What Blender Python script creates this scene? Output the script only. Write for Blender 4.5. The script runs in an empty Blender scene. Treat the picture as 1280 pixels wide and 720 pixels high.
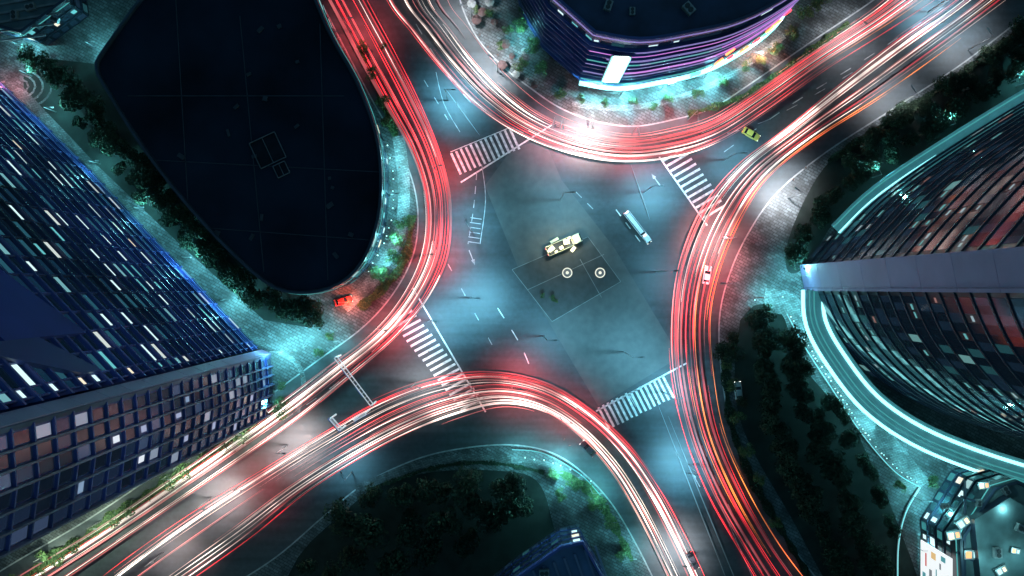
import bpy, bmesh, math, random
from mathutils import Vector, Matrix
random.seed(7)
R=random.random; U=random.uniform
H=230.0; S=0.2
sc=bpy.context.scene
col=sc.collection
def P(x,y,z=0.0,at=0.0):
    k=(H-at)/H
    return Vector(((x-640)*S*k,(360-y)*S*k,z))
# ---------------------------------------------------------------- materials
MATS={}
def newmat(name):
    m=bpy.data.materials.new(name); m.use_nodes=True
    nt=m.node_tree; b=nt.nodes['Principled BSDF']
    return m,nt,b
def mat(name,c,rough=0.7,var=0.3,scale=0.5,metal=0.0,em=None,es=0.0,c2=None,bump=0.0,spec=0.5):
    if name in MATS: return MATS[name]
    m,nt,b=newmat(name)
    tc=nt.nodes.new('ShaderNodeTexCoord')
    n=nt.nodes.new('ShaderNodeTexNoise'); n.inputs['Scale'].default_value=scale; n.inputs['Detail'].default_value=8
    nt.links.new(tc.outputs['Object'],n.inputs['Vector'])
    r=nt.nodes.new('ShaderNodeValToRGB')
    lo=[v*(1-var) for v in c]; hi=[min(1,v*(1+var)) for v in (c2 or c)]
    r.color_ramp.elements[0].color=(*lo,1); r.color_ramp.elements[1].color=(*hi,1)
    r.color_ramp.elements[0].position=0.3; r.color_ramp.elements[1].position=0.7
    nt.links.new(n.outputs['Fac'],r.inputs['Fac']); nt.links.new(r.outputs['Color'],b.inputs['Base Color'])
    b.inputs['Roughness'].default_value=rough; b.inputs['Metallic'].default_value=metal
    b.inputs['Specular IOR Level'].default_value=spec
    if em: b.inputs['Emission Color'].default_value=(*em,1); b.inputs['Emission Strength'].default_value=es
    if bump>0:
        n2=nt.nodes.new('ShaderNodeTexNoise'); n2.inputs['Scale'].default_value=scale*12
        nt.links.new(tc.outputs['Object'],n2.inputs['Vector'])
        bp=nt.nodes.new('ShaderNodeBump'); bp.inputs['Strength'].default_value=bump
        nt.links.new(n2.outputs['Fac'],bp.inputs['Height']); nt.links.new(bp.outputs['Normal'],b.inputs['Normal'])
    MATS[name]=m; return m
def emis(name,c,s):
    return mat(name,(0.1,0.1,0.1),0.6,0.05,1,0,c,s)
def pave_mat(name,c,rot,bs=0.35):
    m,nt,b=newmat(name); tc=nt.nodes.new('ShaderNodeTexCoord'); mp=nt.nodes.new('ShaderNodeMapping'); mp.inputs['Rotation'].default_value=(0,0,rot)
    br=nt.nodes.new('ShaderNodeTexBrick'); br.inputs['Scale'].default_value=bs; br.inputs['Mortar Size'].default_value=0.03
    br.inputs['Color1'].default_value=(*[v*0.65 for v in c],1); br.inputs['Color2'].default_value=(*[v*1.35 for v in c],1); br.inputs['Mortar'].default_value=(*[v*0.35 for v in c],1)
    n=nt.nodes.new('ShaderNodeTexNoise'); n.inputs['Scale'].default_value=0.22; n.inputs['Detail'].default_value=10; n.inputs['Roughness'].default_value=0.7
    r=nt.nodes.new('ShaderNodeMapRange'); r.inputs[1].default_value=0.38;r.inputs[2].default_value=0.62;r.inputs[3].default_value=0.35;r.inputs[4].default_value=1.3
    mx=nt.nodes.new('ShaderNodeVectorMath'); mx.operation='SCALE'
    nt.links.new(tc.outputs['Object'],mp.inputs['Vector']);nt.links.new(mp.outputs['Vector'],br.inputs['Vector']);nt.links.new(tc.outputs['Object'],n.inputs['Vector'])
    nt.links.new(n.outputs['Fac'],r.inputs[0]);nt.links.new(br.outputs['Color'],mx.inputs[0]);nt.links.new(r.outputs[0],mx.inputs['Scale']);nt.links.new(mx.outputs[0],b.inputs['Base Color'])
    b.inputs['Roughness'].default_value=0.6; MATS[name]=m; return m
def asphalt_mat():
    m,nt,b=newmat('asphalt')
    tc=nt.nodes.new('ShaderNodeTexCoord')
    def noise(s,d,stretch=None,rot=0):
        n=nt.nodes.new('ShaderNodeTexNoise'); n.inputs['Scale'].default_value=s; n.inputs['Detail'].default_value=d
        if stretch:
            mp=nt.nodes.new('ShaderNodeMapping'); mp.inputs['Scale'].default_value=stretch; mp.inputs['Rotation'].default_value=(0,0,rot)
            nt.links.new(tc.outputs['Object'],mp.inputs['Vector']); nt.links.new(mp.outputs['Vector'],n.inputs['Vector'])
        else: nt.links.new(tc.outputs['Object'],n.inputs['Vector'])
        return n
    a=noise(0.05,6); c=noise(0.9,9); d=noise(0.5,5,(0.06,1,1),math.radians(58))
    def mr(n,lo,hi,f0=0.3,f1=0.7):
        q=nt.nodes.new('ShaderNodeMapRange'); q.inputs[1].default_value=f0;q.inputs[2].default_value=f1;q.inputs[3].default_value=lo;q.inputs[4].default_value=hi
        nt.links.new(n.outputs['Fac'],q.inputs[0]); return q
    A=mr(a,0.052,0.07); C=mr(c,0.75,1.25); D=mr(d,0.75,1.22)
    m1=nt.nodes.new('ShaderNodeMath');m1.operation='MULTIPLY';m2=nt.nodes.new('ShaderNodeMath');m2.operation='MULTIPLY'
    nt.links.new(A.outputs[0],m1.inputs[0]);nt.links.new(C.outputs[0],m1.inputs[1]);nt.links.new(m1.outputs[0],m2.inputs[0]);nt.links.new(D.outputs[0],m2.inputs[1])
    cc=nt.nodes.new('ShaderNodeCombineColor')
    for i,k in enumerate((0.80,1.0,1.14)):
        q=nt.nodes.new('ShaderNodeMath');q.operation='MULTIPLY';q.inputs[1].default_value=k
        nt.links.new(m2.outputs[0],q.inputs[0]);nt.links.new(q.outputs[0],cc.inputs[i])
    nt.links.new(cc.outputs[0],b.inputs['Base Color'])
    rr=mr(c,0.5,0.75); nt.links.new(rr.outputs[0],b.inputs['Roughness'])
    MATS['asphalt']=m; return m
def island_mat(name,stops,rough=0.6,emission=False,base=(0.03,0.04,0.05),strength=1.0,spec=0.5):
    m,nt,b=newmat(name)
    g=nt.nodes.new('ShaderNodeNewGeometry'); r=nt.nodes.new('ShaderNodeValToRGB')
    r.color_ramp.interpolation='CONSTANT' if emission else 'LINEAR'
    els=r.color_ramp.elements
    while len(els)<len(stops): els.new(0.5)
    for e,(p,c) in zip(els,stops): e.position=p
    for e,(p,c) in zip(els,stops): e.color=(*c,1)
    nt.links.new(g.outputs['Random Per Island'],r.inputs['Fac'])
    b.inputs['Roughness'].default_value=rough
    b.inputs['Specular IOR Level'].default_value=spec
    if emission:
        b.inputs['Base Color'].default_value=(*base,1)
        nt.links.new(r.outputs['Color'],b.inputs['Emission Color']); b.inputs['Emission Strength'].default_value=strength
    else: nt.links.new(r.outputs['Color'],b.inputs['Base Color'])
    MATS[name]=m; return m
ASP=asphalt_mat()
CONC=mat('concrete',(0.16,0.18,0.19),0.8,0.3,0.4,bump=0.2)
PAVE=pave_mat('paving_stone',(0.085,0.10,0.108),0.5)
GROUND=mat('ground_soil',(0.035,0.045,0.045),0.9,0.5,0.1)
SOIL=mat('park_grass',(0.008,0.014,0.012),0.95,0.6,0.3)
PAINT=mat('road_paint',(0.7,0.72,0.72),0.6,0.35,1.2)
PATCH=mat('worn_concrete',(0.105,0.112,0.115),0.85,0.12,0.5,bump=0.1,spec=0.25)
DPATCH=mat('dark_asphalt_patch',(0.07,0.075,0.078),0.85,0.15,0.6,spec=0.25)
METAL=mat('grey_metal',(0.25,0.26,0.27),0.45,0.2,2,0.6)
DARKM=mat('dark_metal',(0.04,0.045,0.05),0.5,0.2,2,0.5)
ROOF=mat('black_roof',(0.008,0.014,0.028),0.9,0.5,0.06,spec=0.1)
ROOF2=mat('blue_roof',(0.02,0.03,0.07),0.8,0.5,0.15)
ROOFT=mat('teal_roof',(0.07,0.11,0.12),0.8,0.5,0.2)
GLOWSTEEL=mat('white_steel_glow',(0.7,0.72,0.75),0.6,0.1,0.4,0,(0.9,0.95,1),0.35)  # emission put into the steel so the gantry reads bright
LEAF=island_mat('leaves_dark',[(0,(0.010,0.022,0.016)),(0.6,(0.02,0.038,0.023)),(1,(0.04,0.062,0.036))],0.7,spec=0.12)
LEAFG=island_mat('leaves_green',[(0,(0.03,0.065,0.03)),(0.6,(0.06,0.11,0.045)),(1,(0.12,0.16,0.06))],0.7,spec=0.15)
BARK=mat('bark',(0.07,0.05,0.035),0.9,0.4,3)
# ---------------------------------------------------------------- mesh helpers
def obj_from(name,me,parent=None,**kw):
    o=bpy.data.objects.new(name,me); col.objects.link(o)
    if parent: o.parent=parent
    for k,v in kw.items(): o[k]=v
    return o
def mesh(name,verts,faces,mats=None,mi=None,smooth=False):
    me=bpy.data.meshes.new(name); me.from_pydata([tuple(v) for v in verts],[],faces); 
    for m in (mats or []): me.materials.append(m)
    if mi: 
        for p,i in zip(me.polygons,mi): p.material_index=i
    if smooth:
        for p in me.polygons: p.use_smooth=True
    me.update(); return me
def catmull(pts,n):
    out=[]; L=len(pts)
    for i in range(L-1):
        p0=pts[max(i-1,0)];p1=pts[i];p2=pts[i+1];p3=pts[min(i+2,L-1)]
        for j in range(n):
            t=j/n
            out.append(tuple(0.5*((2*b)+(-a+c)*t+(2*a-5*b+4*c-d)*t*t+(-a+3*b-3*c+d)*t**3) for a,b,c,d in zip(p0,p1,p2,p3)))
    out.append(tuple(pts[-1])); return out
def sheet(name,pts,z,m,**kw):
    v=[P(x,y,z) for x,y in pts]
    me=mesh(name,v,[list(range(len(v)))],[m])
    if me.polygons[0].normal.z<0: me.flip_normals()
    return obj_from(name,me,**kw)
def prism_me(name,w,z0,z1,m,mtop=None):
    n=len(w); area=sum(w[i].x*w[(i+1)%n].y-w[(i+1)%n].x*w[i].y for i in range(n))
    if area<0: w=w[::-1]
    v=[(p.x,p.y,z0) for p in w]+[(p.x,p.y,z1) for p in w]
    f=[list(range(n,2*n)),list(range(n-1,-1,-1))]+[[i,(i+1)%n,n+(i+1)%n,n+i] for i in range(n)]
    return mesh(name,v,f,[m,mtop or m],[1]+[0]*(n+1))
def boxes_me(name,bx,mats,mi=None):
    V=[];F=[];MI=[]
    for k,b in enumerate(bx):
        c,s,r=b[0],b[1],b[2]; base=len(V); co,si=math.cos(r),math.sin(r)
        for dz in(-.5,.5):
            for dx,dy in((-.5,-.5),(.5,-.5),(.5,.5),(-.5,.5)):
                x,y=dx*s[0],dy*s[1]; V.append((c[0]+x*co-y*si,c[1]+x*si+y*co,c[2]+dz*s[2]))
        for q in((3,2,1,0),(4,5,6,7),(0,1,5,4),(1,2,6,5),(2,3,7,6),(3,0,4,7)):
            F.append([base+i for i in q]); MI.append(b[3] if len(b)>3 else 0)
    return mesh(name,V,F,mats,MI)
def cyl_me(name,r0,r1,z0,z1,m,n=10,segs=1):
    V=[];F=[]
    for k in range(segs+1):
        t=k/segs; r=r0+(r1-r0)*t
        for i in range(n): a=2*math.pi*i/n; V.append((r*math.cos(a),r*math.sin(a),z0+(z1-z0)*t))
    for k in range(segs):
        for i in range(n): F.append([k*n+i,k*n+(i+1)%n,(k+1)*n+(i+1)%n,(k+1)*n+i])
    F.append(list(range(n-1,-1,-1))); F.append([segs*n+i for i in range(n)])
    return mesh(name,V,F,[m],None,False)
def tube_me(name,pts,rads,m,n=4):
    V=[];F=[];N=len(pts)
    for k in range(N):
        d=(pts[min(k+1,N-1)]-pts[max(k-1,0)]).normalized()
        up=Vector((0,0,1)) if abs(d.z)<0.9 else Vector((1,0,0))
        s=d.cross(up).normalized(); u=s.cross(d)
        for i in range(n):
            a=2*math.pi*(i+0.5)/n; V.append(pts[k]+s*rads[k]*math.cos(a)+u*rads[k]*math.sin(a))
    for k in range(N-1):
        for i in range(n): F.append([k*n+i,k*n+(i+1)%n,(k+1)*n+(i+1)%n,(k+1)*n+i])
    F.append(list(range(n-1,-1,-1))); F.append([(N-1)*n+i for i in range(n)])
    return mesh(name,V,F,[m])
def empty(name,loc,rot=0,**kw):
    o=bpy.data.objects.new(name,None); o.empty_display_size=0.5; col.objects.link(o); o.location=loc; o.rotation_euler=(0,0,rot)
    for k,v in kw.items(): o[k]=v
    return o
def thing(proto,loc,rot=0,scale=1.0,**kw):
    name,parts=proto
    e=empty(name,loc,rot,**kw); e.scale=(scale,)*3 if not isinstance(scale,tuple) else scale
    for pn,d,lm in parts:
        o=bpy.data.objects.new(pn,d); col.objects.link(o); o.parent=e; o.matrix_local=lm
    return e
I4=Matrix.Identity(4)
T=Matrix.Translation
# ---------------------------------------------------------------- ground, road, pavements
obj_from('ground',mesh('ground',[(-1500,-1500,0),(1500,-1500,0),(1500,1500,0),(-1500,1500,0)],[[0,1,2,3]],[GROUND]),kind='structure')
sheet('road',[(-900,-900),(2200,-900),(2200,1600),(-900,1600)],0.004,ASP,kind='structure')
kL=catmull([(330,-110),(368,-60),(400,0),(436,70),(468,130),(502,190),(521,250),(519,310),(495,362),(455,408),(398,450),(325,503),(225,572),(112,648),(10,708),(-80,765),(-200,840)],6)
kT=catmull([(560,-120),(566,-60),(575,0),(595,45),(625,80),(660,108),(700,135),(745,152),(792,158),(840,150),(890,135),(945,100),(1010,55),(1085,5),(1145,-40),(1220,-95)],6)
kR=catmull([(1420,-80),(1340,-25),(1275,25),(1195,85),(1110,140),(1030,192),(972,240),(936,290),(911,345),(899,400),(902,470),(916,540),(946,608),(985,675),(1030,735),(1090,810)],6)
kB=catmull([(90,850),(180,795),(250,755),(340,700),(405,645),(455,605),(520,574),(580,560),(640,556),(690,566),(730,592),(765,630),(795,680),(825,740),(860,810)],6)
blocks=[kL+[(-900,840),(-900,-600),(330,-600)],kT+[(1220,-700),(560,-700)],kR+[(1090,1400),(2100,1400),(2100,-80)],kB+[(860,1500),(90,1500)]]
for b in blocks:
    obj_from('pavement',prism_me('pavement',[P(x,y) for x,y in b],0.0,0.15,CONC,PAVE),kind='structure')
def ribbon(name,pts,w,z,m,dash=None,**kw):
    W=[P(x,y) for x,y in pts]
    V=[];F=[]
    Ls=[0]
    for i in range(1,len(W)): Ls.append(Ls[-1]+(W[i]-W[i-1]).length)
    def at(s):
        for i in range(1,len(W)):
            if Ls[i]>=s or i==len(W)-1:
                t=(s-Ls[i-1])/max(1e-6,Ls[i]-Ls[i-1]); d=(W[i]-W[i-1]).normalized()
                return W[i-1].lerp(W[i],t),Vector((-d.y,d.x,0))
    step=1.5; s=0; tot=Ls[-1]
    segs=[(0,tot)] if not dash else []
    if dash:
        while s<tot: segs.append((s,min(tot,s+dash[0]))); s+=dash[0]+dash[1]
    for a,b in segs:
        n=max(1,int((b-a)/step)); b0=len(V)
        for k in range(n+1):
            p,nn=at(a+(b-a)*k/n)
            V+= [(p.x+nn.x*w/2,p.y+nn.y*w/2,z),(p.x-nn.x*w/2,p.y-nn.y*w/2,z)]
        for k in range(n): F.append([b0+2*k,b0+2*k+1,b0+2*k+3,b0+2*k+2])
    return obj_from(name,mesh(name,V,F,[m]),**kw)
for k in (kL,kT,kR,kB):
    ribbon('kerb',k,0.35,0.154,mat('kerb_stone',(0.3,0.32,0.33),0.7,0.3,0.8),kind='structure')
sheet('road_median',[(606,232),(640,186),(680,174),(702,225),(768,310),(850,446),(748,508),(652,345)],0.008,PATCH,kind='structure')
sheet('road_patch',[(640,337),(735,296),(776,352),(690,402)],0.012,DPATCH,kind='structure')
for a,b in (((640,337),(735,296)),((735,296),(776,352)),((776,352),(690,402)),((690,402),(640,337)),((660,362),(755,318)),((725,324),(752,372))):
    ribbon('road_marking',[a,b],0.14,0.016,mat('pale_joint',(0.22,0.23,0.23),0.8),kind='structure')
def crosswalk(a,b,sdir,L,n,z=0.02):
    A=P(*a);B=P(*b); d=Vector((sdir[0],-sdir[1],0)).normalized(); ax=(B-A)/n; nn=Vector((-d.y,d.x,0)); V=[];F=[]
    for i in range(n):
        c=A+ax*(i+0.5); w=0.3
        l=L*U(0.94,1.03)/2
        b0=len(V)
        for u,v in((-l,-w),(l,-w),(l,w),(-l,w)): q=c+d*u+nn*v; V.append((q.x,q.y,z))
        F.append([b0,b0+1,b0+2,b0+3])
    obj_from('crosswalk',mesh('crosswalk',V,F,[PAINT]),kind='structure')
crosswalk((567,206),(646,172),(0.42,0.91),6.0,13)
crosswalk((840,190),(895,268),(0.86,-0.5),6.5,12)
crosswalk((500,392),(592,508),(0.87,-0.48),6.2,19)
crosswalk((752,524),(838,482),(0.45,0.89),6.2,15)
MK=[([(576,228),(690,156)],0.4),([(824,196),(884,282)],0.4),([(516,360),(607,515)],0.4),([(745,514),(858,454)],0.4),
    ([(563,190),(636,160)],0.2)]
for p,w in MK: ribbon('road_marking',p,w,0.02,PAINT,kind='structure')
OLDP=mat('worn_road_paint',(0.36,0.38,0.39),0.7,0.5,0.8)
for p,w,d in [([(602,205),(607,250),(600,305)],0.2,None),([(596,215),(592,260),(585,305)],0.2,(2,1.5)),
    ([(622,385),(650,430),(665,465)],0.25,(3,3.5)),([(560,330),(590,385),(620,440)],0.2,(2,5)),
    ([(530,100),(560,150)],0.2,(2,3)),([(575,165),(555,130),(545,90)],0.15,None),
    ([(770,262),(800,302)],0.25,(2,2)),
    ([(862,520),(905,620),(960,730)],0.2,(3,5)),([(905,190),(990,130),(1080,75),(1200,-5)],0.2,(3,4)),
    ([(870,175),(960,150),(1100,70)],0.15,(3,5)),([(500,405),(420,480),(300,560),(120,680)],0.2,(3,4)),
    ([(520,30),(560,95),(600,140)],0.2,(3,4)),([(880,585),(940,720)],0.2,None),([(720,240),(742,262)],0.2,(2,2))]:
    ribbon('road_marking',catmull(p,4),w,0.024,PAINT if w>0.2 else OLDP,dash=d,kind='structure')
for k in range(6):
    ribbon('road_marking',[(588-k*0.6,272+k*6),(602-k*0.6,274+k*6)],0.2,0.028,OLDP,kind='structure')
def arrow(x,y,a):
    c=P(x,y); co,si=math.cos(a),math.sin(a)
    pts=[(-2,-.12),(0.6,-.12),(0.6,-.45),(2,0),(0.6,.45),(0.6,.12),(-2,.12)]
    obj_from('road_arrow',mesh('road_arrow',[(c.x+u*co-v*si,c.y+u*si+v*co,0.028) for u,v in pts],[list(range(7))],[OLDP]),kind='structure')
for x,y,a in ((590,322,-1.2),(820,225,2.2),(790,500,2.1),(870,600,2.1)): arrow(x,y,a)
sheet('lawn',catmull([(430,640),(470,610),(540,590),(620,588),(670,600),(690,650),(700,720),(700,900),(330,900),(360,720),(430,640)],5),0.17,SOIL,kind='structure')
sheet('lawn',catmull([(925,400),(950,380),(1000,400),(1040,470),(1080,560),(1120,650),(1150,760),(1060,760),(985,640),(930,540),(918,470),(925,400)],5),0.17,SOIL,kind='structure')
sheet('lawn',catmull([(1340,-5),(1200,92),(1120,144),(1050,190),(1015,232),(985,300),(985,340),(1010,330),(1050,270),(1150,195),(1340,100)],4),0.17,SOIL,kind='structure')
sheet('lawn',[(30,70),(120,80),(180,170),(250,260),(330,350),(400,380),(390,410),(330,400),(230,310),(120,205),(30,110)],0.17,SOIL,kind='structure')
PATHM=pave_mat('path_paving',(0.2,0.24,0.25),0.2,0.6)
PATHD=pave_mat('path_paving_dark',(0.11,0.13,0.135),0.2,0.6)
ribbon('path',catmull([(445,612),(520,582),(600,572),(680,582),(735,612),(775,680),(800,760)],5),2.0,0.19,PATHD,kind='structure')
ribbon('path',catmull([(955,375),(990,385),(1010,440),(1050,490),(1110,560),(1150,610)],5),6,0.19,PATHM,kind='structure')
ribbon('path',catmull([(372,515),(380,480),(372,455),(350,440)],5),1.2,0.20,PATHM,kind='structure')
ribbon('path',catmull([(498,170),(505,230),(500,290),(470,345),(430,385)],5),3,0.19,PATHM,kind='structure')
ribbon('path',catmull([(0,95),(60,148),(120,212),(200,305),(280,393),(330,432)],5),1.6,0.18,PATHD,kind='structure')
ribbon('path',catmull([(715,130),(780,135),(850,122),(920,90),(980,45)],5),1.5,0.18,PATHM,kind='structure')
for i,rr_ in enumerate((12,19,27,36)): ribbon('path',[(22+rr_*1.2*math.cos(t*0.2),108+rr_*0.8*math.sin(t*0.2)) for t in range(0,33)],0.5,0.21+i*0.006,PATHD,kind='structure')
# ---------------------------------------------------------------- light trails
def tm(name,c,s):
    m=emis(name,c,s); nt=m.node_tree; b=nt.nodes['Principled BSDF']
    tc=nt.nodes.new('ShaderNodeTexCoord'); n=nt.nodes.new('ShaderNodeTexNoise'); n.inputs['Scale'].default_value=0.07; n.inputs['Detail'].default_value=2
    r=nt.nodes.new('ShaderNodeMapRange'); r.inputs[1].default_value=0.36;r.inputs[2].default_value=0.64;r.inputs[3].default_value=0.3*s;r.inputs[4].default_value=1.75*s
    nt.links.new(tc.outputs['Object'],n.inputs['Vector']);nt.links.new(n.outputs['Fac'],r.inputs[0]);nt.links.new(r.outputs[0],b.inputs['Emission Strength']); return m
TR={'red':tm('trail_red',(1,0.03,0.045),2.5),'deep':tm('trail_deep_red',(0.45,0.012,0.022),1.0),'pink':tm('trail_pink',(1,0.24,0.23),1.4),'rose':tm('trail_dusty_rose',(0.5,0.1,0.11),0.75),
 'white':tm('trail_white',(1,0.85,0.77),2.2),'cream':tm('trail_cream',(0.95,0.66,0.56),1.0),'orange':tm('trail_orange',(1,0.26,0.05),1.8),'blue':tm('trail_pale_blue',(0.25,0.5,0.65),0.35)}
LAB={'red':'glowing red tail light trail curving above the asphalt','deep':'dim deep red light trail sweeping above the asphalt','pink':'soft pink light trail following the bend of the road',
 'rose':'faint dusty rose light trail following the road','cream':'soft cream headlight trail following the road',
 'white':'bright white headlight trail following the bend of the road','orange':'amber light trail running along the carriageway','blue':'faint pale blue light trail crossing the asphalt'}
bands={
'L':[((372,-60),(440,-60)),((408,0),(468,0)),((445,70),(500,60)),((478,130),(530,120)),((512,190),(556,185)),((530,250),(570,245)),((528,310),(568,315)),((505,365),(545,370)),((465,415),(505,420)),((405,460),(450,470)),((330,515),(390,520)),((230,585),(290,590)),((120,660),(180,665)),((20,720),(80,735)),((-60,770),(0,790))],
'T':[((462,-60),(550,-60)),((482,0),(560,0)),((512,40),(585,35)),((548,85),(615,75)),((590,130),(650,110)),((640,165),(690,140)),((700,190),(740,160)),((770,203),(790,168)),((840,198),(840,160)),((900,178),(890,145)),((960,140),(945,110)),((1030,90),(1010,65)),((1110,40),(1085,15)),((1180,-5),(1140,-30)),((1260,-60),(1210,-80))],
'R':[((1330,-40),(1240,-60)),((1260,10),(1180,0)),((1180,70),(1110,50)),((1100,125),(1040,105)),((1020,175),(975,160)),((960,225),(915,205)),((925,280),(870,260)),((900,340),(843,330)),((888,400),(835,400)),((892,470),(838,470)),((905,540),(855,545)),((935,610),(885,620)),((975,680),(925,690)),((1020,740),(960,750))],
'B':[((60,770),(170,790)),((130,710),(230,750)),((220,645),(330,680)),((310,590),(400,620)),((400,535),(470,575)),((470,495),(530,545)),((540,470),(580,525)),((610,462),(630,512)),((680,475),(675,520)),((740,510),(715,545)),((790,555),(755,590)),((830,610),(785,640)),((860,665),(815,700)),((885,720),(840,750)),((910,780),(870,800))]}
def wts(b,s):
    if b=='L':
        if s<0.3: return dict(red=5,deep=3,pink=3,rose=3,white=1.5)
        if s<0.6: return dict(red=6,deep=2,pink=4,rose=2,white=3)
        return dict(red=3,deep=3,pink=3,rose=3,white=4,cream=2)
    if b=='T':
        if s<0.38: return dict(white=8,cream=5,pink=3,red=1.5,deep=1,rose=2)
        if s<0.62: return dict(white=5,pink=5,red=5,deep=1.5,rose=1)
        return dict(white=4,pink=3.5,red=4.5,deep=2,rose=2,orange=1,cream=1)
    if b=='R':
        if s<0.38: return dict(white=8,cream=5,pink=2,orange=1.5,red=2,rose=1)
        if s<0.52: return dict(red=6,pink=4,deep=1.5,white=4,rose=1)
        return dict(red=7,deep=3,pink=2,rose=1,orange=3,white=.6)
    return dict(white=9,cream=5,pink=2,red=1.5,deep=1,rose=2) if s<0.36 or s>0.62 else dict(white=5,cream=2,pink=4,red=4,deep=2,rose=1)
SUB=6
def strand(A,B,t0,s0,s1,r,key,z):
    N=len(A); i0=int(s0*(N-1)); i1=max(i0+4,int(s1*(N-1))); i1=min(i1,N-1); i0=min(i0,i1-4)
    ph=U(0,6.28);am=U(0,0.035); pts=[]
    for i in range(i0,i1+1):
        t=t0+am*math.sin(ph+i*0.08)
        x=A[i][0]*(1-t)+B[i][0]*t; y=A[i][1]*(1-t)+B[i][1]*t
        pts.append(P(x,y,z))
    n=len(pts); rad=[r*min(1,0.1+0.9*min(k,n-1-k)/6) for k in range(n)]
    obj_from('light_trail',tube_me('light_trail',pts,rad,TR[key],4),label=LAB[key],category='light trail',group='vehicle light trails along the road')
for bn,pr in bands.items():
    A=catmull([p[0] for p in pr],SUB);B=catmull([p[1] for p in pr],SUB)
    core={'L':(0.35,0.75),'T':(0.3,0.62),'R':(0.35,0.72),'B':(0.25,0.7)}[bn]
    for k in range(73):
        ln=1.0 if k<3 else U(0.12,0.5)
        s0=0 if ln==1 else U(-0.12,1-ln*0.55); s1=min(1,s0+ln); s0=max(0,s0)
        m=(s0+s1)/2; 
        if ln==1: key=random.choice({'L':['red','rose','deep'],'T':['pink','rose','red'],'R':['red','rose','deep'],'B':['pink','red','deep','white']}[bn])
        else:
            w=wts(bn,m); key=random.choices(list(w),list(w.values()))[0]
        lane=random.choice([0.08,0.2,0.38,0.5,0.7,0.82]) if R()<0.6 else R()*0.96+0.02
        if key in('white','cream') and R()<0.8: lane=random.choice(core)+random.gauss(0,0.06)
        rr=random.choice([0.04,0.05,0.06,0.09,0.13])
        if key in('deep','rose'): rr=U(0.1,0.3)
        if key in('white',) : rr=random.choice([0.06,0.1,0.15,0.28])
        strand(A,B,min(1,max(0,lane+random.gauss(0,0.025))),s0,s1,rr,key,U(0.5,1.1))
for a,b in (((556,110),(600,170)),((788,205),(812,275)),((822,505),(912,735)),((835,520),(925,740))):
    A=catmull([a,((a[0]+b[0])/2,(a[1]+b[1])/2),b],8); strand(A,A,0,0,1,0.16,'blue',0.6)
# ---------------------------------------------------------------- buildings
def offset(w,d):
    n=len(w); out=[]
    area=sum(w[i].x*w[(i+1)%n].y-w[(i+1)%n].x*w[i].y for i in range(n)); sg=1 if area>0 else -1
    for i in range(n):
        a=(w[i]-w[i-1]); b=(w[(i+1)%n]-w[i]); a.z=b.z=0
        if a.length<1e-6 or b.length<1e-6: out.append(w[i].copy()); continue
        na=Vector((a.y,-a.x,0)).normalized()*sg; nb=Vector((b.y,-b.x,0)).normalized()*sg
        m=(na+nb); 
        m=m/max(0.3,m.dot(na)) if m.length>0.1 else na
        out.append(w[i]+m*d)
    return out
def fixn(me):
    bm=bmesh.new(); bm.from_mesh(me); bmesh.ops.recalc_face_normals(bm,faces=bm.faces); bm.to_mesh(me); bm.free(); return me
def ring_me(name,w,d0,d1,z0,z1,m):
    a=offset(w,d0);b=offset(w,d1);n=len(w);V=[];F=[]
    for i in range(n): V+=[(a[i].x,a[i].y,z0),(b[i].x,b[i].y,z0),(b[i].x,b[i].y,z1),(a[i].x,a[i].y,z1)]
    for i in range(n):
        j=(i+1)%n
        for k in range(4): F.append([4*i+k,4*i+(k+1)%4,4*j+(k+1)%4,4*j+k])
    return fixn(mesh(name,V,F,[m]))
def band_me(name,w,d0,d1,z0,z1,m):
    V=[];F=[];n=len(w)
    for i in range(n):
        t=(w[min(i+1,n-1)]-w[max(i-1,0)]).normalized(); q=Vector((t.y,-t.x,0))
        a=w[i]+q*d0;b=w[i]+q*d1
        V+=[(a.x,a.y,z0),(b.x,b.y,z0),(b.x,b.y,z1),(a.x,a.y,z1)]
    for i in range(n-1):
        for k in range(4): F.append([4*i+k,4*i+(k+1)%4,4*(i+1)+(k+1)%4,4*(i+1)+k])
    F+=[[0,1,2,3],[4*n-1,4*n-2,4*n-3,4*n-4]]
    return fixn(mesh(name,V,F,[m]))
WINB=island_mat('window_glass_blue',[(0,(0.001,0.003,0.006)),(0.55,(0.005,0.025,0.05)),(0.80,(0.02,0.10,0.14)),(0.955,(0.2,0.5,0.55)),(0.983,(0.8,0.9,0.85))],0.12,True,(0.012,0.025,0.055),0.8)
WINS=island_mat('window_glass_slit',[(0,(0.002,0.004,0.01)),(0.5,(0.01,0.02,0.05)),(0.8,(0.05,0.08,0.16)),(0.95,(0.35,0.42,0.55))],0.15,True,(0.015,0.02,0.05),0.6)
WIND=island_mat('window_glass_dark',[(0,(0.001,0.001,0.003)),(0.75,(0.006,0.014,0.028)),(0.93,(0.015,0.07,0.08)),(0.992,(0.15,0.35,0.35)),(0.997,(0.5,0.25,0.2))],0.08,True,(0.018,0.03,0.05),0.7)
WINT=island_mat('window_glass_teal',[(0,(0.002,0.01,0.012)),(0.55,(0.01,0.07,0.08)),(0.78,(0.05,0.28,0.28)),(0.92,(0.5,0.8,0.8))],0.15,True,(0.02,0.04,0.05),0.7)
LITW=[emis('window_lit_cool',(0.7,0.97,1.0),1.1),emis('window_lit_teal',(0.15,0.65,0.7),0.8),emis('window_lit_warm',(1,0.88,0.65),1.0)]
LITD=[emis('window_dim_teal',(0.15,0.55,0.57),0.6),emis('window_dim_cool',(0.45,0.62,0.68),0.6),emis('window_dim_red',(0.5,0.2,0.17),0.5)]
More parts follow.
